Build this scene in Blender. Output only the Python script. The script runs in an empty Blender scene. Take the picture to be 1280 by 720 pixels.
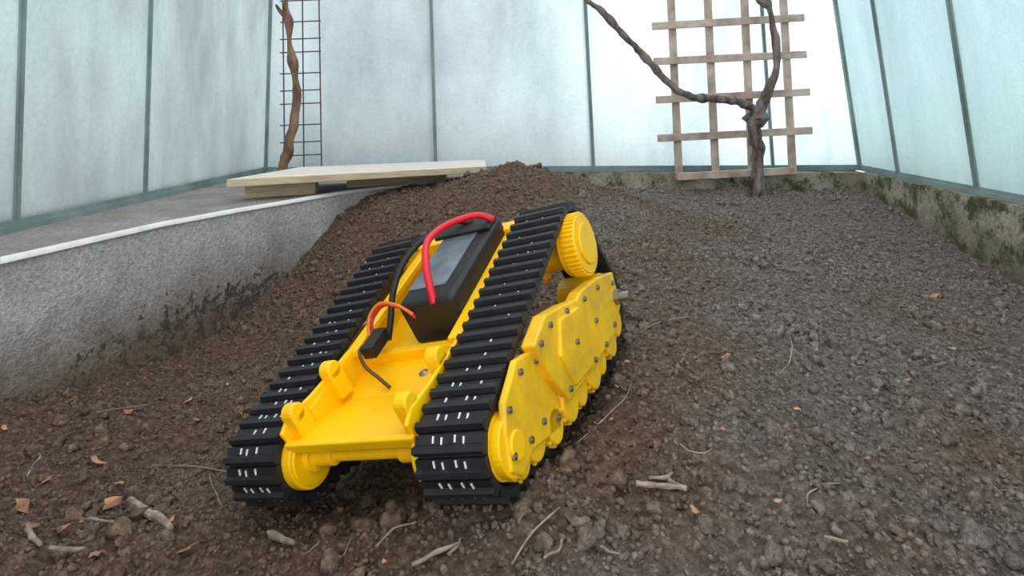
import bpy, math, random
import numpy as np
from mathutils import Vector, Matrix, noise
random.seed(4); rng=np.random.default_rng(7)
S=bpy.context.scene
try: S.view_settings.view_transform='Standard'
except Exception: pass
col=bpy.context.collection

# ------------------------------------------------------------------ helpers
def srgb(r,g,b):
    f=lambda c:(c/255/12.92 if c/255<=.04045 else ((c/255+.055)/1.055)**2.4)
    return (f(r),f(g),f(b),1)
def link(o,parent=None):
    col.objects.link(o)
    if parent: o.parent=parent
    return o
def mesh_obj(name,V,F,mats,parent=None,midx=None,smooth=False):
    me=bpy.data.meshes.new(name); me.from_pydata([tuple(v) for v in V],[],F)
    for m in (mats if isinstance(mats,(list,tuple)) else [mats]): me.materials.append(m)
    if midx is not None: me.polygons.foreach_set("material_index",midx)
    if smooth: me.polygons.foreach_set("use_smooth",[True]*len(me.polygons))
    me.update()
    return link(bpy.data.objects.new(name,me),parent)
def bevel(o,w,seg=2):
    b=o.modifiers.new("b",'BEVEL');b.width=w;b.segments=seg;b.limit_method='ANGLE';b.angle_limit=math.radians(40);return o
def empty(name,parent=None):
    e=bpy.data.objects.new(name,None);e.empty_display_size=.05;return link(e,parent)
class MB:
    def __init__(s): s.V=[];s.F=[];s.M=[]
    def add(s,V,F,m=0):
        n=len(s.V);s.V+= [tuple(v) for v in V];s.F+=[tuple(i+n for i in f) for f in F];s.M+=[m]*len(F)
    def box(s,c,h,m=0,fn=None):
        V=[(c[0]+i*h[0],c[1]+j*h[1],c[2]+k*h[2]) for i in(-1,1) for j in(-1,1) for k in(-1,1)]
        if fn: V=[fn(v) for v in V]
        s.add(V,[(0,1,3,2),(4,6,7,5),(0,4,5,1),(2,3,7,6),(0,2,6,4),(1,5,7,3)],m)
    def prism(s,P,x0,x1,m=0,fn=None):
        n=len(P);V=[(x0,p[0],p[1]) for p in P]+[(x1,p[0],p[1]) for p in P]
        if fn: V=[fn(v) for v in V]
        s.add(V,[tuple(range(n))[::-1],tuple(range(n,2*n))]+[(i,(i+1)%n,n+(i+1)%n,n+i) for i in range(n)],m)
    def cyl(s,y,z,r,x0,x1,n=28,m=0,r1=None):
        r1=r if r1 is None else r1
        A=[2*math.pi*i/n for i in range(n)]
        V=[(x0,y+r*math.cos(a),z+r*math.sin(a)) for a in A]+[(x1,y+r1*math.cos(a),z+r1*math.sin(a)) for a in A]
        s.add(V,[tuple(range(n))[::-1],tuple(range(n,2*n))]+[(i,(i+1)%n,n+(i+1)%n,n+i) for i in range(n)],m)
    def obj(s,name,mats,parent=None,smooth=False): return mesh_obj(name,s.V,s.F,mats,parent,s.M,smooth)
def catmull(P,R,k=8):
    P=[np.array(p,float) for p in P];o=[];r=[]
    Q=[2*P[0]-P[1]]+P+[2*P[-1]-P[-2]];RR=[R[0]]+list(R)+[R[-1]]
    for i in range(1,len(Q)-2):
        for j in range(k):
            t=j/k
            o.append(.5*(2*Q[i]+(Q[i+1]-Q[i-1])*t+(2*Q[i-1]-5*Q[i]+4*Q[i+1]-Q[i+2])*t*t+(3*Q[i]-Q[i-1]-3*Q[i+1]+Q[i+2])*t**3))
            r.append(RR[i]*(1-t)+RR[i+1]*t)
    o.append(P[-1]);r.append(R[-1]);return o,r
def tube(mb,P,R,seg=10,k=8,nz=0,fr=40,m=0):
    if not hasattr(R,'__len__'): R=[R]*len(P)
    pts,rr=catmull(P,R,k);n=len(pts);V=[];F=[]
    up=np.array([.13,.31,.94]);
    for i,p in enumerate(pts):
        d=pts[min(i+1,n-1)]-pts[max(i-1,0)];d=d/(np.linalg.norm(d)+1e-9)
        if i==0:
            a=np.cross(d,up)
            if np.linalg.norm(a)<.1:a=np.cross(d,[1,0,0])
        else: a=a-d*(a@d)
        a=a/np.linalg.norm(a);b=np.cross(d,a)
        for j in range(seg):
            t=2*math.pi*j/seg;q=a*math.cos(t)+b*math.sin(t);r=rr[i]
            if nz:
                w=p+q*r; r*=1+nz*noise.noise(Vector((w[0]*fr,w[1]*fr,w[2]*fr*.35)))*2
            V.append(p+q*r)
    for i in range(n-1):
        for j in range(seg):
            F.append((i*seg+j,i*seg+(j+1)%seg,(i+1)*seg+(j+1)%seg,(i+1)*seg+j))
    F.append(tuple(range(seg))[::-1]);F.append(tuple(range((n-1)*seg,n*seg)))
    mb.add(V,F,m)

# ------------------------------------------------------------------ materials
def newmat(name):
    m=bpy.data.materials.new(name);m.use_nodes=True;return m,m.node_tree,m.node_tree.nodes["Principled BSDF"]
def N(nt,t,**kw):
    n=nt.nodes.new(t)
    for k,v in kw.items():
        if k in n.inputs.keys(): n.inputs[k].default_value=v
        else: setattr(n,k,v)
    return n
def mat(name,c1,c2=None,rough=.5,scale=20,bump=0,bscale=None,metal=0,detail=5,stretch=None,spec=.5,dist=.01):
    m,nt,b=newmat(name);L=nt.links
    b.inputs["Roughness"].default_value=rough;b.inputs["Metallic"].default_value=metal
    b.inputs["Specular IOR Level"].default_value=spec
    tc=N(nt,"ShaderNodeTexCoord");mp=N(nt,"ShaderNodeMapping");L.new(tc.outputs["Object"],mp.inputs[0])
    if stretch: mp.inputs["Scale"].default_value=stretch
    if c2 is None: b.inputs["Base Color"].default_value=c1
    else:
        n=N(nt,"ShaderNodeTexNoise",Scale=scale,Detail=detail,Roughness=.6);r=N(nt,"ShaderNodeValToRGB")
        r.color_ramp.elements[0].position=.35;r.color_ramp.elements[1].position=.65
        r.color_ramp.elements[0].color=c1;r.color_ramp.elements[1].color=c2
        L.new(mp.outputs[0],n.inputs["Vector"]);L.new(n.outputs[0],r.inputs[0]);L.new(r.outputs[0],b.inputs["Base Color"])
    if bump:
        n=N(nt,"ShaderNodeTexNoise",Scale=bscale or scale,Detail=8,Roughness=.65);bp=N(nt,"ShaderNodeBump",Strength=bump,Distance=dist)
        L.new(mp.outputs[0],n.inputs["Vector"]);L.new(n.outputs[0],bp.inputs["Height"]);L.new(bp.outputs[0],b.inputs["Normal"])
    return m
yellow=mat("yellow_plastic",srgb(255,203,0),srgb(250,190,0),rough=.38,scale=30,bump=.08,bscale=300,dist=.001)
yellow_dusty=mat("yellow_plastic_dusty",srgb(212,166,26),srgb(252,196,0),rough=.48,scale=28,bump=.1,bscale=300,dist=.001)
rubber=mat("black_rubber",srgb(20,20,23),srgb(32,32,36),rough=.5,scale=60,bump=.1,bscale=400,dist=.001)
staple=mat("staple_steel",srgb(235,235,235),rough=.4,metal=.1)
steel=mat("steel",srgb(150,148,145),rough=.35,metal=.9)
blackp=mat("black_plastic",srgb(18,18,20),srgb(30,30,32),rough=.55,scale=30)
label=mat("battery_label",srgb(122,130,140),srgb(72,80,90),rough=.45,scale=25)
redw=mat("red_silicone",srgb(215,15,40),rough=.4)
orangew=mat("orange_wire",srgb(225,110,20),rough=.4)
brownw=mat("brown_wire",srgb(80,45,30),rough=.4)
wood=mat("weathered_wood",srgb(158,136,122),srgb(208,190,176),rough=.8,scale=14,bump=.3,bscale=40,stretch=(1,1,1),dist=.003)
ply=mat("pale_plywood",srgb(206,194,180),srgb(232,223,212),rough=.75,scale=10,bump=.1,stretch=(1,6,6))
plyd=mat("plywood_edge",srgb(182,160,130),srgb(216,198,170),rough=.8,scale=20,stretch=(1,1,12))
bark=mat("vine_bark",srgb(64,53,50),srgb(142,126,120),rough=.9,scale=45,bump=.9,bscale=80,stretch=(1,1,.3),dist=.007)
bark2=mat("brown_bark",srgb(84,62,50),srgb(152,118,94),rough=.85,scale=40,bump=.7,bscale=70,stretch=(1,1,.3),dist=.005)
wire=mat("rusty_wire",srgb(66,66,70),srgb(96,88,84),rough=.7,scale=30)
alu=mat("greenhouse_aluminium",srgb(108,126,126),srgb(138,156,154),rough=.6,scale=8,metal=.1)
leaf=mat("dry_leaf",srgb(116,74,50),srgb(192,150,120),rough=.8,scale=40)
twig=mat("pale_twig",srgb(104,90,78),srgb(170,154,138),rough=.85,scale=60,bump=.4,bscale=120,dist=.002)

def concrete(name,base1,base2,dirt,z0,z1,moss=None,spots=None,mosspos=.45):
    m,nt,b=newmat(name);L=nt.links;b.inputs["Roughness"].default_value=.9
    tc=N(nt,"ShaderNodeTexCoord");n=N(nt,"ShaderNodeTexNoise",Scale=9.,Detail=8,Roughness=.65)
    L.new(tc.outputs["Object"],n.inputs["Vector"])
    r=N(nt,"ShaderNodeValToRGB");r.color_ramp.elements[0].color=base1;r.color_ramp.elements[1].color=base2
    r.color_ramp.elements[0].position=.3;r.color_ramp.elements[1].position=.7
    L.new(n.outputs[0],r.inputs[0])
    sp=N(nt,"ShaderNodeSeparateXYZ");L.new(tc.outputs["Object"],sp.inputs[0])
    mr=N(nt,"ShaderNodeMapRange");mr.inputs[1].default_value=z0;mr.inputs[2].default_value=z1;mr.inputs[3].default_value=1;mr.inputs[4].default_value=0
    n2=N(nt,"ShaderNodeTexNoise",Scale=14.,Detail=6,Roughness=.7);L.new(tc.outputs["Object"],n2.inputs["Vector"])
    ma=N(nt,"ShaderNodeMath",operation='MULTIPLY_ADD');ma.inputs[1].default_value=.16;L.new(n2.outputs[0],ma.inputs[0])
    ad=N(nt,"ShaderNodeMath",operation='SUBTRACT');ad.inputs[1].default_value=.08;L.new(sp.outputs[2],ma.inputs[2]);L.new(ma.outputs[0],ad.inputs[0]);L.new(ad.outputs[0],mr.inputs[0])
    mx=N(nt,"ShaderNodeMix",data_type='RGBA');L.new(mr.outputs[0],mx.inputs[0]);L.new(r.outputs[0],mx.inputs[6]);mx.inputs[7].default_value=dirt
    out=mx.outputs[2]
    if moss:
        n3=N(nt,"ShaderNodeTexNoise",Scale=13.,Detail=8,Roughness=.75);L.new(tc.outputs["Object"],n3.inputs["Vector"])
        r3=N(nt,"ShaderNodeValToRGB");r3.color_ramp.elements[0].position=mosspos;r3.color_ramp.elements[1].position=mosspos+.10;L.new(n3.outputs[0],r3.inputs[0])
        m3=N(nt,"ShaderNodeMix",data_type='RGBA');L.new(r3.outputs[0],m3.inputs[0]);L.new(out,m3.inputs[6]);m3.inputs[7].default_value=moss;out=m3.outputs[2]
    n4=N(nt,"ShaderNodeTexNoise",Scale=150.,Detail=4,Roughness=.75);L.new(tc.outputs["Object"],n4.inputs["Vector"])
    r4=N(nt,"ShaderNodeMapRange");r4.inputs[1].default_value=.3;r4.inputs[2].default_value=.7;r4.inputs[3].default_value=.62;r4.inputs[4].default_value=1.25;L.new(n4.outputs[0],r4.inputs[0])
    mm=N(nt,"ShaderNodeMix",data_type='RGBA',blend_type='MULTIPLY');mm.inputs[0].default_value=1;L.new(out,mm.inputs[6]);L.new(r4.outputs[0],mm.inputs[7]);out=mm.outputs[2]
    if spots:
        n5=N(nt,"ShaderNodeTexNoise",Scale=60.,Detail=5,Roughness=.75);L.new(tc.outputs["Object"],n5.inputs["Vector"])
        n6=N(nt,"ShaderNodeTexNoise",Scale=3.,Detail=2);L.new(tc.outputs["Object"],n6.inputs["Vector"])
        zr=N(nt,"ShaderNodeMapRange");zr.inputs[1].default_value=.06;zr.inputs[2].default_value=.17;zr.inputs[3].default_value=1.12;zr.inputs[4].default_value=.7;L.new(sp.outputs[2],zr.inputs[0])
        mu=N(nt,"ShaderNodeMath",operation='MULTIPLY');L.new(n5.outputs[0],mu.inputs[0]);L.new(n6.outputs[0],mu.inputs[1])
        mv=N(nt,"ShaderNodeMath",operation='MULTIPLY');L.new(mu.outputs[0],mv.inputs[0]);L.new(zr.outputs[0],mv.inputs[1])
        r5=N(nt,"ShaderNodeValToRGB");r5.color_ramp.elements[0].position=.325;r5.color_ramp.elements[1].position=.35;L.new(mv.outputs[0],r5.inputs[0])
        m5=N(nt,"ShaderNodeMix",data_type='RGBA');L.new(r5.outputs[0],m5.inputs[0]);L.new(out,m5.inputs[6]);m5.inputs[7].default_value=spots;out=m5.outputs[2]
    L.new(out,b.inputs["Base Color"])
    bp=N(nt,"ShaderNodeBump",Strength=.9,Distance=.010);ab=N(nt,"ShaderNodeMath",operation='MULTIPLY_ADD');ab.inputs[1].default_value=.6
    L.new(n4.outputs[0],ab.inputs[0]);L.new(n2.outputs[0],ab.inputs[2]);L.new(ab.outputs[0],bp.inputs["Height"]);L.new(bp.outputs[0],b.inputs["Normal"])
    return m
conc=concrete("rough_concrete",srgb(172,168,165),srgb(208,205,201),srgb(118,98,82),.035,.155,spots=srgb(76,66,58))
conc_top=concrete("dusty_concrete_top",srgb(134,128,122),srgb(166,161,155),srgb(116,98,84),-.2,-.1)
conc_lip=mat("cement_lip",srgb(215,213,210),srgb(232,230,227),rough=.9,scale=30,bump=.4,bscale=80)
curbm=concrete("mossy_concrete",srgb(128,122,106),srgb(186,178,160),srgb(92,80,62),.05,.16,moss=srgb(74,80,38),mosspos=.46)

def soilmat(name,dark,mid,light,bstr,brown):
    m,nt,b=newmat(name);L=nt.links;b.inputs["Roughness"].default_value=.95;b.inputs["Specular IOR Level"].default_value=.15
    tc=N(nt,"ShaderNodeTexCoord")
    n=N(nt,"ShaderNodeTexNoise",Scale=120.,Detail=8,Roughness=.8);L.new(tc.outputs["Object"],n.inputs["Vector"])
    r=N(nt,"ShaderNodeValToRGB");e=r.color_ramp.elements;e[0].position=.3;e[0].color=dark;e[1].position=.7;e[1].color=light
    k=e.new(.5);k.color=mid;L.new(n.outputs[0],r.inputs[0])
    n2=N(nt,"ShaderNodeTexNoise",Scale=4.,Detail=6);L.new(tc.outputs["Object"],n2.inputs["Vector"])
    sp=N(nt,"ShaderNodeSeparateXYZ");L.new(tc.outputs["Object"],sp.inputs[0])
    ma=N(nt,"ShaderNodeMath",operation='MULTIPLY_ADD');ma.inputs[1].default_value=.36;L.new(sp.outputs[0],ma.inputs[0]);L.new(n2.outputs[0],ma.inputs[2])
    r2=N(nt,"ShaderNodeValToRGB");r2.color_ramp.elements[0].position=.43;r2.color_ramp.elements[1].position=.72
    r2.color_ramp.elements[0].color=brown;r2.color_ramp.elements[1].color=(1.0,.98,.97,1);L.new(ma.outputs[0],r2.inputs[0])
    mm=N(nt,"ShaderNodeMix",data_type='RGBA',blend_type='MULTIPLY');mm.inputs[0].default_value=1;L.new(r.outputs[0],mm.inputs[6]);L.new(r2.outputs[0],mm.inputs[7])
    L.new(mm.outputs[2],b.inputs["Base Color"])
    n3=N(nt,"ShaderNodeTexNoise",Scale=260.,Detail=6,Roughness=.75);L.new(tc.outputs["Object"],n3.inputs["Vector"])
    bp=N(nt,"ShaderNodeBump",Strength=bstr,Distance=.004);L.new(n3.outputs[0],bp.inputs["Height"]);L.new(bp.outputs[0],b.inputs["Normal"])
    return m
BR_=(.80,.64,.50,1)
soil=soilmat("garden_soil",srgb(54,46,42),srgb(110,100,94),srgb(160,151,145),1.,BR_)
clod=soilmat("soil_clod",srgb(76,68,64),srgb(126,117,111),srgb(184,176,170),.8,BR_)

# ------------------------------------------------------------------ ground height field
CP=[(.01,.44,.112),(-.21,.53,.052),(.14,.74,.140),(-.096,.82,.07),(-.1,.46,.075),(-.09,.6,.040),(.02,.74,.08),
(-.37,.46,.06),(-.22,.44,.058),(-.1,.40,.074),(.1,.42,.112),(.35,.43,.10),(.25,.6,.118),(.3,.8,.13),(.25,1.0,.14),(.6,.6,.085),(.6,1.0,.10),
(.92,1.2,.068),(1.02,1.6,.11),(1.1,2.03,.157),(.5,2.03,.16),(.5,1.5,.15),(.2,2.03,.16),(0,1.5,.274),(.15,1.5,.232),(-.15,1.5,.222),(.3,1.55,.18),
(-.1,1.8,.19),(-.3,1.45,.185),(-.385,1.45,.16),(-.43,1.35,.1),(-.5,1.2,.03),(-.54,1.05,-.005),(-.6,.75,.045),(-.62,.5,.06),(-.4,.9,.005),(-.3,.7,.016),
(-.35,.55,.040),(-.25,1.1,.06),(-.1,1.1,.125),(.1,1.1,.16),(.05,1.3,.2),(-.2,1.25,.12),(0,.95,.12),(.15,.9,.155),(.12,.55,.128),
(0,-.3,.08),(.9,-.3,.08),(-.7,-.3,.06),(1.0,.3,.07),(0,.2,.085),(-.8,1.2,.03),(-.7,2.0,.15)]
C=np.array(CP);n=len(C)
def K(r2): return np.where(r2>1e-12,.5*r2*np.log(r2+1e-12),0)
A=np.zeros((n+3,n+3));A[:n,:n]=K(((C[:,None,:2]-C[None,:,:2])**2).sum(-1))+np.eye(n)*1e-4
A[:n,n]=1;A[:n,n+1:]=C[:,:2];A[n,:n]=1;A[n+1:,:n]=C[:,:2].T
Wt=np.linalg.solve(A,np.concatenate([C[:,2],[0,0,0]]))
def H0(x,y):
    x=np.asarray(x,float);y=np.asarray(y,float)
    r2=(x[...,None]-C[:,0])**2+(y[...,None]-C[:,1])**2
    return K(r2)@Wt[:n]+Wt[n]+Wt[n+1]*x+Wt[n+2]*y
def rough1(x,y):
    v=noise.fractal(Vector((x*8,y*8,1.3)),.9,2.1,3)*.013
    v+=noise.fractal(Vector((x*34,y*34,9.3)),.8,2.1,2)*.0050
    v+=noise.fractal(Vector((x*75,y*75,4.7)),.6,2.2,3)*.0042
    return v
ST=.005
xs=np.arange(-.8,1.16,ST);ys=np.arange(-.3,2.06,ST)
GX,GY=np.meshgrid(xs,ys);GZ=H0(GX,GY)
GZ+=np.array([rough1(a,b) for a,b in zip(GX.ravel(),GY.ravel())]).reshape(GX.shape)
def Hs(x,y):
    i=np.clip(((x-xs[0])/ST),0,len(xs)-1.01);j=np.clip(((y-ys[0])/ST),0,len(ys)-1.01)
    i0=i.astype(int);j0=j.astype(int);fi=i-i0;fj=j-j0
    return (GZ[j0,i0]*(1-fi)*(1-fj)+GZ[j0,i0+1]*fi*(1-fj)+GZ[j0+1,i0]*(1-fi)*fj+GZ[j0+1,i0+1]*fi*fj)
h1=lambda x,y: float(Hs(np.array([x]),np.array([y]))[0])
def np_mesh(name,V,F,m,parent=None,smooth=True):
    me=bpy.data.meshes.new(name);k=F.shape[1]
    me.vertices.add(len(V));me.vertices.foreach_set("co",V.astype(np.float32).ravel())
    me.loops.add(F.size);me.loops.foreach_set("vertex_index",F.astype(np.int32).ravel())
    me.polygons.add(len(F));me.polygons.foreach_set("loop_start",np.arange(0,F.size,k,dtype=np.int32))
    me.update(calc_edges=True);me.validate()
    me.polygons.foreach_set("use_smooth",[smooth]*len(me.polygons));me.materials.append(m)
    return link(bpy.data.objects.new(name,me),parent)
ny,nx=GX.shape;idx=np.arange(nx*ny).reshape(ny,nx)
F=np.stack([idx[:-1,:-1],idx[:-1,1:],idx[1:,1:],idx[1:,:-1]],-1).reshape(-1,4)
ground=np_mesh("ground",np.stack([GX.ravel(),GY.ravel(),GZ.ravel()],1),F,soil)

def inner_x(y):
    E=[(-.3,-.625),(.6,-.612),(.754,-.603),(1.015,-.558),(1.18,-.5),(1.467,-.385),(1.68,-.24),(1.83,-.092),(2.03,.0)]
    return np.interp(y,[e[0] for e in E],[e[1] for e in E])
def curb_x(y): return 1.11+(y-2.03)*.167
import bmesh
def ico(s):
    bm=bmesh.new();bmesh.ops.create_icosphere(bm,subdivisions=s,radius=1);V=np.array([v.co[:] for v in bm.verts]);F=np.array([[v.index for v in f.verts] for f in bm.faces]);bm.free();return V,F
pg=np.array([[noise.noise(Vector((i*.22,j*.22,2.5)))+.5*noise.noise(Vector((i*.6,j*.6,8.5))) for i in range(120)] for j in range(140)])
def clods(name,count,smin,smax,sub,ylo,yhi,pw,parent,m,sink=.25,smooth=True,patch=0):
    bv,bf=ico(sub);var=[]
    for k in range(12):
        d=np.array([1+.75*noise.noise(Vector(v*1.2)+Vector((k*7.1,3,1)))+.5*noise.noise(Vector(v*2.9)+Vector((k*3.1,1,5))) for v in bv]);var.append(bv*np.clip(d,.35,1.7)[:,None])
    var=np.array(var)
    y=ylo+(yhi-ylo)*rng.random(count)**1.15; x=-.8+1.95*rng.random(count)
    ok=(x>inner_x(y)+.004)&(x<curb_x(y)-.004)&(np.abs(x)<.95*y+.2)
    pv=pg[np.clip(((y+.3)/.018).astype(int),0,139),np.clip(((x+.8)/.018).astype(int),0,119)]
    ok&=rng.random(count)<(1-patch)+patch*np.clip(.5+pv*1.6,0,1)
    x=x[ok];y=y[ok];c=len(x)
    s=smin*(smax/smin)**(rng.random(c)**pw)
    z=Hs(x,y)+s*sink
    q=rng.normal(size=(c,4));q/=np.linalg.norm(q,axis=1)[:,None];w,a,b,d=q.T
    R=np.stack([1-2*(b*b+d*d),2*(a*b-w*d),2*(a*d+w*b),2*(a*b+w*d),1-2*(a*a+d*d),2*(b*d-w*a),2*(a*d-w*b),2*(b*d+w*a),1-2*(a*a+b*b)],-1).reshape(c,3,3)
    V=var[rng.integers(0,12,c)]*(.65+.7*rng.random((c,1,3)))
    V=np.einsum('cij,cvj->cvi',R,V)*s[:,None,None]+np.stack([x,y,z],-1)[:,None,:]
    Fa=(bf[None]+(np.arange(c)*len(bv))[:,None,None]).reshape(-1,3)
    return np_mesh(name,V.reshape(-1,3),Fa,m,parent,smooth)
clods("clods_fine",70000,.0008,.0030,1,.30,1.35,1.2,ground,clod,.3,True,.3)
clods("clods_far",24000,.0014,.0044,1,1.1,2.04,1.3,ground,clod,.3,True,.5)
clods("clods_coarse",8000,.0024,.0080,2,.30,2.0,2.3,ground,clod,.35,True,.9)

# ------------------------------------------------------------------ litter
litter=empty("plant_litter")
mb=MB()
def leafbit(x,y,s):
    z=h1(x,y)+.004;a=random.uniform(0,6.3);tx,ty=random.uniform(-.5,.5),random.uniform(-.5,.5);k=9;V=[(x,y,z+s*.2)];
    for i in range(k):
        t=a+2*math.pi*i/k;r=s*random.uniform(.45,1.2)*(1 if i%2 else .75);dx,dy=math.cos(t)*r,math.sin(t)*r*.7
        V.append((x+dx,y+dy,z+tx*dx+ty*dy+random.uniform(0,.35)*s))
    mb.add(V,[(0,1+i,1+(i+1)%k) for i in range(k)])
def px(u,v,z=None):
    z=.06 if z is None else z
    for _ in range(12):
        d=800*(.38-z)/(v-150);x=(u-640)*d/800;z=.5*z+.5*h1(x,d)
    return x,d
for u,v,s in((122,582,.010),(140,636,.010),(40,665,.010),(232,696,.010),(908,451,.008),(1158,411,.009),(1172,461,.006),(1168,374,.008),(975,395,.006),(60,605,.007),(150,610,.006),(1232,648,.006),(970,634,.005),(690,560,.006),(235,505,.006),(1040,470,.005),(1275,370,.006),(30,640,.008),(945,403,.006),(80,668,.007),(120,700,.006),(210,660,.006),(1190,440,.006),(1110,420,.005),(160,518,.006),(300,520,.004)):
    x,y=px(u,v);leafbit(x,y,s)
for _ in range(220):
    y=.4+1.5*random.random()**1.5;x=random.uniform(inner_x(y)+.02,curb_x(y)-.02);leafbit(x,y,random.uniform(.0015,.0045))
mb.obj("dry_leaves",leaf,litter)
mb=MB()
def stick(u0,v0,u1,v1,r,bend=.0012):
    x0,y0=px(u0,v0);x1,y1=px(u1,v1);P=[];L=math.hypot(x1-x0,y1-y0);nx_,ny_=-(y1-y0)/L,(x1-x0)/L
    c=random.uniform(-1,1)*bend*2
    for i in range(5):
        t=i/4;b=c*math.sin(math.pi*t)+random.uniform(-.4,.4)*bend*(0<i<4);x=x0+(x1-x0)*t+nx_*b;y=y0+(y1-y0)*t+ny_*b;P.append((x,y,h1(x,y)+r*.7+.003))
    P=[(p[0],p[1],.4*p[2]+.6*(P[0][2]+(P[-1][2]-P[0][2])*i/4)) for i,p in enumerate(P)]
    tube(mb,P,[r*.7,r,r,r*.9,r*.6],seg=8,k=4,nz=.25,fr=130)
stick(162,632,214,668,.0038);stick(62,692,106,692,.0022);stick(795,612,858,618,.0024);stick(812,604,840,598,.0015);stick(835,606,858,620,.0020)
stick(34,662,50,688,.0024);stick(515,714,575,686,.0016);stick(100,655,150,662,.0014);stick(335,672,366,686,.0026);stick(1030,678,1060,684,.0012)
mb.obj("twigs",twig,litter)
mb=MB()
for a in((612,645,655,590,.0011),(470,690,520,660,.0008),(680,705,702,682,.0010),(190,585,290,595,.0006),(262,600,278,640,.0006),(750,690,775,700,.0009),(975,470,985,420,.0007),(380,700,430,650,.0006),(34,600,45,560,.0008),(1010,640,1050,610,.0006),(560,700,575,680,.0010),(710,480,760,450,.0006),(850,560,890,566,.0005),(120,520,200,505,.0006),(640,712,700,640,.0006),(720,560,790,480,.0005),(800,420,860,400,.0005),(430,700,470,640,.0005)):
    stick(*a,bend=.004)
mb.obj("dry_roots",twig,litter)

# ------------------------------------------------------------------ bed walls
def slab(name,P,z0,z1,m,topm=None):
    k=len(P);V=[(p[0],p[1],z0) for p in P]+[(p[0],p[1],z1) for p in P]
    o=mesh_obj(name,V,[tuple(range(k))[::-1],tuple(range(k,2*k))]+[(i,(i+1)%k,k+(i+1)%k,k+i) for i in range(k)],[m]+([topm] if topm else []))
    if topm: o.data.polygons[1].material_index=1
    return o
E=[(float(inner_x(y))+.004*noise.noise(Vector((y*9,0,0))),y) for y in np.linspace(-.3,2.0,60)]
path=slab("trim_bed_wall",[*E,(-.80,2.0),(-.735,.9),(-.72,-.3)],-.12,.215,conc,conc_top);bevel(path,.006,2)
V=[];k=len(E)
for i,(x,y) in enumerate(E):
    w=.009+.005*noise.noise(Vector((y*20,3,0)));V+=[(x-w,y,.2155),(x-w*.4,y,.2180),(x+.003,y,.216),(x+.004,y,.211)]
lip=mesh_obj("cement_lip",V,[(4*i+j,4*i+j+1,4*i+4+j+1,4*i+4+j) for i in range(k-1) for j in range(3)],conc_lip,path,smooth=True)
slab("trim_curb_back",[(-.2,2.03),(1.12,2.03),(1.14,2.16),(-.8,2.16),(-.8,2.01),(-.2,2.01)],-.1,.213,curbm)
slab("trim_curb_right",[(float(curb_x(y)),y) for y in np.linspace(-.3,2.03,30)]+[(1.25,2.16),(float(curb_x(-.3))+.14,-.3)],-.1,.214,curbm)

# ------------------------------------------------------------------ greenhouse walls
def panelmat(name,tint,dirt,dirtpos,noise_scale=3,low=None):
    m=bpy.data.materials.new(name);m.use_nodes=True;nt=m.node_tree;L=nt.links
    for x in list(nt.nodes): nt.nodes.remove(x)
    out=N(nt,"ShaderNodeOutputMaterial");tr=N(nt,"ShaderNodeBsdfTranslucent");gl=N(nt,"ShaderNodeBsdfGlossy",Roughness=.45);mx=N(nt,"ShaderNodeMixShader");mx.inputs[0].default_value=.04
    tc=N(nt,"ShaderNodeTexCoord");mp=N(nt,"ShaderNodeMapping");mp.inputs["Scale"].default_value=(1,1,.4);L.new(tc.outputs["Object"],mp.inputs[0])
    n=N(nt,"ShaderNodeTexNoise",Scale=noise_scale,Detail=8,Roughness=.65);L.new(mp.outputs[0],n.inputs["Vector"])
    r=N(nt,"ShaderNodeValToRGB");r.color_ramp.elements[0].position=dirtpos;r.color_ramp.elements[1].position=dirtpos+.25
    r.color_ramp.elements[0].color=dirt;r.color_ramp.elements[1].color=tint;L.new(n.outputs[0],r.inputs[0])
    n2=N(nt,"ShaderNodeTexNoise",Scale=130.,Detail=2);L.new(tc.outputs["Object"],n2.inputs["Vector"])
    r2=N(nt,"ShaderNodeMapRange");r2.inputs[1].default_value=.3;r2.inputs[2].default_value=.7;r2.inputs[3].default_value=.93;r2.inputs[4].default_value=1.04;L.new(n2.outputs[0],r2.inputs[0])
    mm=N(nt,"ShaderNodeMix",data_type='RGBA',blend_type='MULTIPLY');mm.inputs[0].default_value=1;L.new(r.outputs[0],mm.inputs[6]);L.new(r2.outputs[0],mm.inputs[7])
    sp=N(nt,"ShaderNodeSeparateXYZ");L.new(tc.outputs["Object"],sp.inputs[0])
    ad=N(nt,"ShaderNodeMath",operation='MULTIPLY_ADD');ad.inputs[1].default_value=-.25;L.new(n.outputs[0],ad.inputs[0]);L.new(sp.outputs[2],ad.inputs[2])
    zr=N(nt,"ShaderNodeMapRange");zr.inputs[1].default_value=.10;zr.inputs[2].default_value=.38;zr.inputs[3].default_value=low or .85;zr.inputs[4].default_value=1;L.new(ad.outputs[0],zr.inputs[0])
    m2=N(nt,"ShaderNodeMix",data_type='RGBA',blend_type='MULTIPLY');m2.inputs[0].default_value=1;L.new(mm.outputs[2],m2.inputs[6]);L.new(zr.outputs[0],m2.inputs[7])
    L.new(m2.outputs[2],tr.inputs[0]);L.new(tr.outputs[0],mx.inputs[1]);L.new(gl.outputs[0],mx.inputs[2]);L.new(mx.outputs[0],out.inputs[0])
    return m
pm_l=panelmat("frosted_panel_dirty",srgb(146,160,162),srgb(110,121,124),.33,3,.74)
pm_b=panelmat("frosted_panel",srgb(150,163,166),srgb(120,132,136),.33,2.6,.84)
pm_r=panelmat("frosted_panel_aqua",srgb(156,180,181),srgb(136,160,162),.35,3,.88)
HT=1.5
ZB=.222
def wall(name,a,b,la,lb,m):
    V=[(a[0],a[1],ZB),(b[0],b[1],ZB),(b[0]+lb[0]*HT,b[1]+lb[1]*HT,ZB+HT),(a[0]+la[0]*HT,a[1]+la[1]*HT,ZB+HT)]
    return mesh_obj(name,V,[(0,1,2,3)],m)
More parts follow.
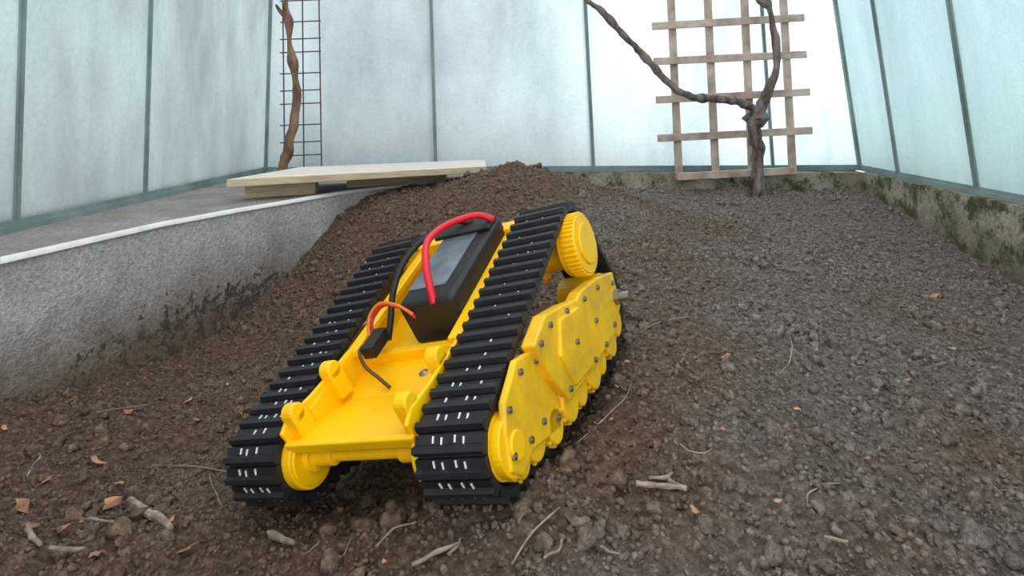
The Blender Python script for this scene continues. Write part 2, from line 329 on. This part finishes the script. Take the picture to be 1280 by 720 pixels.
BL=(-.775,2.0);BR=(1.15,2.11)
LN=(-.70,-.3);RN=(1.15-2.41*.167,-.3)
lL=(.03,0);lR=(-.15,0)
wl=wall("wall_left",LN,BL,lL,lL,pm_l);wb=wall("wall_back",BL,BR,lL,lR,pm_b);wr=wall("wall_right",BR,RN,lR,lR,pm_r)
def post(mb,a,l,w=.0046,dpt=.006,dirv=(1,0)):
    d=np.array(dirv,float);d/=np.linalg.norm(d);nrm=np.array([-d[1],d[0]])
    for (ww,dd) in((w,dpt),(w*.35,dpt*1.9)):
        V=[]
        for z in(ZB,ZB+HT):
            c=np.array(a)+np.array(l)*(z-ZB)
            for s,t in((-1,-1),(1,-1),(1,1),(-1,1)):
                q=c+d*ww*s+nrm*dd*t;V.append((q[0],q[1],z))
        mb.add(V,[(3,2,1,0),(4,5,6,7),(0,1,5,4),(1,2,6,5),(2,3,7,6),(3,0,4,7)])
def lerp(a,b,t): return (a[0]+(b[0]-a[0])*t,a[1]+(b[1]-a[1])*t)
mb=MB()
dB=(BR[0]-BL[0],BR[1]-BL[1])
for u,ln in((545,-.03),(742,-.05),(966,-.07)):
    q=(u-640)/800
    t=(q*BL[1]-BL[0])/(dB[0]-q*dB[1]);post(mb,lerp(BL,BR,t),(ln,0),dirv=dB)
post(mb,(BL[0]+.008,BL[1]-.008),lL,.004,.006,dB);post(mb,(BR[0]-.006,BR[1]-.006),lR,.005,.006,dB)
mb.obj("trim_back_posts",alu,wb)
mb=MB();dl=(BL[0]-LN[0],BL[1]-LN[1])
for y in(1.31,.955,.5,0): post(mb,lerp(LN,BL,(y+.3)/2.3),lL,.006,.003,dl)
mb.obj("trim_left_posts",alu,wl)
mb=MB();dr=(RN[0]-BR[0],RN[1]-BR[1])
for y in(1.82,1.42,1.03,.6,.15): post(mb,lerp(BR,RN,(2.11-y)/2.41),lR,.008,.004,dr)
mb.obj("trim_right_posts",alu,wr)
def rail(name,a,b,z,h,w,m,par):
    d=np.array(b)-np.array(a);L=np.linalg.norm(d);d/=L;nr=np.array([-d[1],d[0]])*w;V=[]
    for zz in(z,z+h):
        for p,s in((a,-1),(b,-1),(b,1),(a,1)):V.append((p[0]+nr[0]*s,p[1]+nr[1]*s,zz))
    return mesh_obj(name,V,[(3,2,1,0),(4,5,6,7),(0,1,5,4),(1,2,6,5),(2,3,7,6),(3,0,4,7)],m,par)
for nm,a,b,par in(("trim_rail_left",LN,BL,wl),("trim_rail_back",BL,BR,wb),("trim_rail_right",BR,RN,wr)):
    rail(nm,a,b,.2145,.010,.011,alu,par);rail(nm+"_upper",a,b,.2245,.008,.007,alu,par)

# ------------------------------------------------------------------ board on the concrete
bd=empty("wooden_board")
Q=[(-.564,1.263),(-.065,1.627),(-.08,1.90),(-.53,1.60)]
def quad(name,Q,z0,z1,m,par):
    V=[(p[0],p[1],z0) for p in Q]+[(p[0],p[1],z1) for p in Q]
    return mesh_obj(name,V,[(3,2,1,0),(4,5,6,7),(0,1,5,4),(1,2,6,5),(2,3,7,6),(3,0,4,7)],m,par)
o=quad("plank_top",Q,.2465,.2625,[ply,plyd],bd);
for p in o.data.polygons:
    if abs(p.normal.z)<.5:p.material_index=1
bevel(o,.0015)
quad("support_block",[(-.56,1.34),(-.44,1.43),(-.45,1.49),(-.56,1.40)],.2155,.2465,plyd,bd)
quad("support_batten",[(-.40,1.55),(-.18,1.72),(-.18,1.77),(-.41,1.60)],.2155,.2465,plyd,bd)

# ------------------------------------------------------------------ wooden trellis
tr=empty("wooden_trellis");mb=MB();yT=2.02
def WP(u,v,y): return ((u-640)*y/800,y,.38-(v-150)*y/800)
def bar(p,q,w,t):
    p=np.array(p);q=np.array(q);d=q-p;d/=np.linalg.norm(d);s=np.cross(d,[0,1,0]);s/=np.linalg.norm(s);V=[]
    for c in(p,q):
        for a,b in((-1,-1),(1,-1),(1,1),(-1,1)): V.append(c+s*w*a+np.array([0,t*b,0]))
    mb.add(V,[(3,2,1,0),(4,5,6,7),(0,1,5,4),(1,2,6,5),(2,3,7,6),(3,0,4,7)])
for a,b in(((831,-160),(849,224)),((877,-160),(895,224)),((923,-160),(940,212)),((970,-160),(991,218))):
    bar(WP(*a,yT),WP(*b,yT),.0115,.006)
for v0,v1,u0,u1 in((-110,-122,806,996),(-64,-76,808,998),(-18,-28,812,1000),(33,22,815,1005),(77,68,817,1008),(125,115,820,1012),(173,163,822,1015),(221,213,846,995)):
    bar(WP(u0,v0,yT-.013),WP(u1,v1,yT-.013),.0115,.0055)
o=mb.obj("lattice",wood,tr);bevel(o,.0015)
mb=MB()
def VP(L,y0=1.93): return [WP(u,v,y0+dy) for u,v,dy in L]
tube(mb,VP([(946,245,0),(945,225,0),(948,195,.01),(944,165,0),(947,140,0)]),[.024,.018,.017,.019,.024],14,12,.4,60)
tube(mb,VP([(947,160,0),(946,148,0),(947,136,0)]),[.02,.034,.02],14,10,.45,60)
tube(mb,VP([(947,146,0),(957,120,0),(968,95,-.01),(971,65,0),(966,35,0),(962,10,0),(955,-20,0),(960,-80,0)]),[.018,.015,.012,.011,.011,.010,.009,.008],10,8,.35,60)
tube(mb,VP([(945,140,0),(925,128,-.01),(895,124,-.02),(862,120,-.02),(835,103,-.02),(808,74,-.02),(778,42,-.02),(750,12,-.02),(728,-6,-.02),(690,-60,-.02)]),[.016,.012,.0105,.012,.0105,.011,.0095,.0095,.009,.008],10,8,.35,60)
tube(mb,VP([(962,8,0),(950,0,0),(943,-14,0)]),[.012,.01,.007],8,6,.2,60)
mb.obj("grape_vine",bark)
mb=MB()
tube(mb,VP([(350,214,0),(358,195,0),(366,160,.0),(371,120,0),(368,90,0),(362,60,0),(360,30,0),(357,5,0),(362,-50,0)],1.78),[.015,.014,.012,.011,.011,.0098,.010,.009,.008],10,10,.4,50)
tube(mb,VP([(359,22,0),(350,14,0),(345,6,0)],1.78),[.009,.006,.003],8,6,.2,60)
mb.obj("climbing_stem",bark2)
mb=MB();yl=1.86
for u0,u1 in((352,356),(377,380),(397,402)):
    tube(mb,[WP(u0,-120,yl),WP((u0+u1)/2,50,yl),WP(u1,212,yl)],.0020,8,3)
for i in range(18):
    v=196-i*21.5+ (2 if i%3 else -3);tube(mb,[WP(350,v+2,yl-.004),WP(401,v,yl-.004)],.0018,6,2)
mb.obj("wire_trellis",wire)

# ------------------------------------------------------------------ tracked robot
T=Vector((-.112,.5,.12))
M=Matrix.Translation(T)@Matrix.Rotation(-.442,4,'Z')@Matrix.Rotation(.026,4,'X')@Matrix.Rotation(-.262,4,'Y')
bot=empty("tracked_robot");bot.matrix_world=M
W=.247;tw=.055;L_=.226;h_=.096;r1=.035;r2=.045;L2=.272;h2=.027
al=math.atan2(h_,L_);ca,sa=math.cos(al),math.sin(al)
def ch(v): # (X,t,n) -> local
    return (v[0],v[1]*ca-v[2]*sa,v[1]*sa+v[2]*ca)
pts=[]
for cy,cz,r in((0.002,0,r1-.005),(L_,h_,r2-.005),(L2,h2,r2-.006),(L2-.05,.0,r1-.005),):
    for k in range(180):
        t=2*math.pi*k/180;pts.append((cy+r*math.cos(t),cz+r*math.sin(t)))
pts=sorted(set(pts))
def half(p):
    h=[]
    for q in p:
        while len(h)>1 and (h[-1][0]-h[-2][0])*(q[1]-h[-2][1])-(h[-1][1]-h[-2][1])*(q[0]-h[-2][0])<=0:h.pop()
        h.append(q)
    return h[:-1]
hull=np.array(half(pts)+half(pts[::-1]))
cl=np.vstack([hull,hull[:1]]);seg=np.linalg.norm(np.diff(cl,axis=0),axis=1);cum=np.concatenate([[0],np.cumsum(seg)]);per=cum[-1]
def path_at(s):
    s=s%per;return np.array([np.interp(s,cum,cl[:,0]),np.interp(s,cum,cl[:,1])])
nl=int(round(per/.0142));pitch=per/nl
for side,x0,x1 in(("track_right",W/2-tw,W/2),("track_left",-W/2,-W/2+tw)):
    mb=MB();ns=max(nl*6,200)
    V=[];F=[]
    for i in range(ns):
        s=per*i/ns;p=path_at(s);d=path_at(s+.002)-path_at(s-.002);d/=np.linalg.norm(d);nr=np.array([d[1],-d[0]])
        for xx,o_ in((x0,0),(x1,0),(x1,-.004),(x0,-.004)):
            q=p+nr*o_;V.append((xx,q[0],q[1]))
    for i in range(ns):
        j=(i+1)%ns
        for k in range(4):F.append((4*i+k,4*i+(k+1)%4,4*j+(k+1)%4,4*j+k))
    mb.add(V,F)
    for i in range(nl):
        s=i*pitch;p=path_at(s);d=path_at(s+.004)-path_at(s-.004);d/=np.linalg.norm(d);nr=np.array([d[1],-d[0]])
        prof=[(-.0066,-.003),(-.0066,.0020),(-.0005,.0024),(.0010,.0060),(.0050,.0060),(.0066,.0020),(.0066,-.003)]
        mb.prism([tuple(p+d*a+nr*b) for a,b in prof],x0-.001,x1+.001)
        mb.prism([tuple(p+d*a-nr*b) for a,b in((-.003,.002),(.003,.002),(.0015,.010),(-.0015,.010))],(x0+x1)/2-.003,(x0+x1)/2+.003)
        near=p[0]<.035
        for fx,du in((.27,0),(.40,-.001),(.60,0),(.73,-.001)):
            cx=x0+(x1-x0)*fx
            c=p+nr*.0025-d*(.0035+du)
            hl=.0023 if near else .0015
            a=[tuple(c+d*u_+nr*v_) for u_,v_ in((-hl,-.0004),(hl,-.0004),(hl,.0006),(-hl,.0006))]
            if random.random()<(.85 if near else .42): mb.prism(a,cx-.0006,cx+.0006,1)
    mb.obj(side,[rubber,staple],bot)
def wheels(name,xa,xb,sgn):
    mb=MB()
    mb.cyl(0,0,r1-.0125,xa,xb,32)
    for xx in(xa+.002,xb-.010):
        P=[]
        for k in range(32):
            t=2*math.pi*k/32;rr=(r2-.0135) if (k//1)%2 else (r2-.0175);P.append((L_+rr*math.cos(t),h_+rr*math.sin(t)))
        mb.prism(P,xx,xx+.008)
    mb.cyl(L_,h_,.022,xa-.002,xb+.002,32)
    for i,(y,z,rr) in enumerate(((L2,h2,r2-.016),(.055,.004,.022),(.11,.005,.022),(.165,.005,.022),(.215,.006,.022))): mb.cyl(y,z,rr,xa+.003,xb-.003,28)
    o=mb.obj(name,yellow,bot);bevel(o,.001,2)
    return o
wheels("wheels_right",W/2-tw+.003,W/2-.001,1);wheels("wheels_left",-W/2+.001,-W/2+tw-.003,-1)
xi=W/2-tw-.005
mb=MB();mb.cyl(0,0,.005,-W/2+.01,W/2-.01,16)
for s in(-1,1):
    for r_,a_,b_ in((.0245,xi-.004,xi+.006),(.0215,xi-.0055,xi),(.012,xi-.010,xi),(.008,xi-.030,xi)):
        a,b=sorted((s*a_,s*b_));mb.cyl(0,0,r_,a,b,36)
o=mb.obj("front_axle_and_idlers",yellow,bot);bevel(o,.001,2)
for sg,nm in((1,"right"),(-1,"left")):
    xo=sg*(W/2+.002)
    mb=MB()
    mb.cyl(L_-.008,h_+.002,.031,xo-sg*.01,xo+sg*.010,36,0,.030)
    mb.cyl(L_-.008,h_+.002,.021,xo+sg*.010,xo+sg*.0125,36)
    for k in range(40):
        t=2*math.pi*k/40;cy=L_-.008+.0312*math.cos(t);cz=h_+.002+.0312*math.sin(t);mb.box((xo+sg*.002,cy,cz),(.007,.0013,.0013))
    mb.cyl(0,0,.021,xo-sg*.01,xo+sg*.005,32);mb.cyl(0,0,.010,xo,xo+sg*.009,24)
    o=mb.obj("drive_hub_"+nm,yellow,bot);bevel(o,.001,2)
    mb=MB()
    A1=[(-.010,.012),(-.002,.030),(.028,.049),(.062,.046),(.080,.0),(.074,-.022),(.022,-.014),(.0,-.022),(-.014,-.012)]
    B1=[(.048,.052),(.080,.066),(.120,.063),(.150,.059),(.165,.063),(.215,.063),(.262,.057),(.262,.022),(.225,.004),(.150,-.004),(.086,-.006),(.066,.018)]
    if sg<0:
        A1=[(y,min(z,.016+.36*max(y,0))) for y,z in A1];B1=[(y,min(z,.016+.36*y)) for y,z in B1]
    a,b=sorted((xo+sg*.001,xo+sg*.007));mb.prism(A1,a,b)
    a,b=sorted((xo+sg*.001,xo+sg*.014));mb.prism(B1,a,b)
    if sg>0: mb.prism([(.10,.0),(.145,.0),(.16,.03),(.145,.054),(.10,.056),(.085,.03)],xo+.012,xo+.0165)
    for (y,z,rr,dx) in((.035,-.012,.016,.004),(.065,-.016,.014,.007),(.095,-.010,.016,.010),(.125,-.012,.014,.008),(.155,-.008,.016,.011),(.185,-.008,.014,.008),(.215,.0,.016,.011),(.245,.012,.018,.010),(.010,-.016,.012,.003)):
        a,b=sorted((xo-sg*.012,xo+sg*dx));mb.cyl(y,z,rr,a,b,20)
        for k in range(10):
            t=2*math.pi*k/10;mb.box(((a+b)/2,y+rr*math.cos(t),z+rr*math.sin(t)),((b-a)/2-.002,.002,.002))
    o=mb.obj("gearbox_"+nm,yellow_dusty,bot);bevel(o,.0018,2)
    mb=MB()
    for y,z,dx in((.0,.024,.007),(.028,.040,.007),(.056,.038,.007),(.070,-.012,.007),(.02,-.006,.007),(.058,.050,.014),(.082,.057,.014),(.12,.057,.014),(.165,.055,.014),(.205,.055,.014),(.25,.048,.014),(.225,.012,.014),(.19,.004,.014),(.155,.002,.014),(.12,.03,.0165),(.09,.002,.014),(.045,-.004,.007),(.18,.03,.014),(-.008,-.004,.007)):
        if sg<0 and z>.008+.30*max(y,0): z=.006+.28*max(y,0)
        a,b=sorted((xo+sg*(dx-.001),xo+sg*(dx+.0022)));mb.cyl(y,z,.0026,a,b,10)
        a,b=sorted((xo+sg*(dx+.002),xo+sg*(dx+.003)));mb.cyl(y,z,.0012,a,b,6)
    a,b=sorted((xo+sg*.010,xo+sg*.030));mb.cyl(.249,.033,.0048,a,b,20)
    a,b=sorted((xo+sg*.012,xo+sg*.020));mb.cyl(.249,.033,.008,a,b,6)
    mb.obj("bolts_"+nm,steel,bot)
mb=MB()
fb=lambda x0,x1,t0,t1,n0,n1: mb.box(((x0+x1)/2,(t0+t1)/2,(n0+n1)/2),((x1-x0)/2,(t1-t0)/2,(n1-n0)/2),0,ch)
fb(-xi,xi,.05,.25,-.004,.004)
fb(xi-.005,xi,.02,.262,-.004,.030)
fb(-xi,-xi+.005,.02,.262,-.004,.030)
fb(xi-.014,xi,.085,.262,.024,.031);fb(-xi,-xi+.012,.085,.262,.024,.031)
fb(-xi,xi,.245,.262,-.004,.036)
fb(-xi,xi,.098,.106,-.002,.014)
def pr(P,x0,x1): mb.prism(P,x0,x1,0,ch)
pr([(-.008,.019),(-.009,.025),(.056,.004),(.056,-.004)],-xi,xi)
for a_,b_ in((xi-.004,xi),(-xi,-xi+.004)):
    pr([(-.010,.017),(-.012,.036),(.0,.041),(.03,.036),(.09,.031),(.09,-.002),(.03,-.002)],a_,b_)
pr([(-.012,.015),(-.014,.026),(-.009,.027),(-.002,.015)],-xi,xi)
pr([(.016,.008),(.050,-.004),(.24,-.004),(.24,-.02),(.05,-.026),(.03,-.02)],-xi+.012,xi-.012)
for t,nn in((.055,.038),(.004,.042)):
    for x in(-xi+.007,xi-.007):
        k=18;pr([(t+.0080*math.cos(2*math.pi*i/k),nn+.0080*math.sin(2*math.pi*i/k)) for i in range(k)],x-.006,x+.006)
        pr([(t-.0080,.012),(t+.0080,.008),(t+.0080,nn),(t-.0080,nn)],x-.006,x+.006)
o=mb.obj("chassis",yellow,bot);bevel(o,.0015,2)
mb=MB()
for x,t in((.015,.078),):
    k=12;V=[ch((x+.0045*math.cos(2*math.pi*i/k),t+.0045*math.sin(2*math.pi*i/k),.0045)) for i in range(k)]+[ch((x,t,.0065))]
    mb.add(V,[(i,(i+1)%k,k) for i in range(k)])
P=[(.004+.003*math.cos(i*math.pi/5),.042+.003*math.sin(i*math.pi/5)) for i in range(10)];mb.prism(P,xi-.015,xi-.011,0,ch)
mb.obj("chassis_bolts",steel,bot)
mb=MB();B0=(-.012,.050,.116,.252,.004,.050)
mb.box(((B0[0]+B0[1])/2,(B0[2]+B0[3])/2,(B0[4]+B0[5])/2),((B0[1]-B0[0])/2,(B0[3]-B0[2])/2,(B0[5]-B0[4])/2),0,ch)
o=mb.obj("battery",blackp,bot);bevel(o,.005,3)
mb=MB();mb.box((.012,.188,.0502),(.021,.050,.0007),0,ch);mb.obj("battery_label",label,bot)
mb=MB();mb.box((.014,.236,.052),(.034,.012,.002),0,ch);mb.box((-.034,.094,.030),(.007,.014,.006),0,ch);o=mb.obj("strap_and_plug",blackp,bot);bevel(o,.001)
def wiring(name,P,r,m):
    mb=MB();tube(mb,[ch(p) for p in P],r,10,8);return mb.obj(name,m,bot,True)
wiring("power_wire_red",[(.048,.240,.053),(.036,.232,.066),(.018,.206,.076),(.012,.172,.080),(.020,.143,.072),(.026,.126,.058),(.028,.118,.045)],.0036,redw)
wiring("power_wire_black",[(.02,.244,.053),(-.0,.238,.062),(-.020,.21,.064),(-.034,.18,.058),(-.038,.150,.044),(-.036,.128,.030),(-.034,.11,.02)],.0032,blackp)
wiring("servo_wire_orange",[(.004,.114,.040),(-.012,.118,.050),(-.034,.122,.052),(-.046,.114,.044),(-.044,.10,.032)],.0016,orangew)
wiring("servo_wire_red",[(.004,.115,.036),(-.012,.121,.045),(-.034,.126,.047),(-.048,.118,.038),(-.044,.104,.028)],.0016,redw)
wiring("servo_wire_brown",[(-.040,.10,.030),(-.042,.082,.034),(-.034,.070,.026),(-.022,.066,.014),(-.012,.062,.006)],.0016,brownw)

# ------------------------------------------------------------------ light
w=bpy.data.worlds.new("World");S.world=w;w.use_nodes=True
w.node_tree.nodes["Background"].inputs[0].default_value=(.98,.99,1,1);w.node_tree.nodes["Background"].inputs[1].default_value=2.15
ld=bpy.data.lights.new("sky_glow","AREA");ld.shape='RECTANGLE';ld.size=.7;ld.size_y=1.1;ld.energy=20
lo=link(bpy.data.objects.new("sky_glow",ld));lo.location=(.85,2.75,.75);lo.rotation_euler=(math.radians(-90),0,0)

cd=bpy.data.cameras.new("camera");co=link(bpy.data.objects.new("camera",cd));co.location=(0,0,.38);co.rotation_euler=(math.radians(90),0,0)
cd.sensor_width=36;cd.lens=800/1280*36;cd.shift_y=-(360-150)/1280;cd.clip_start=.01
S.camera=co
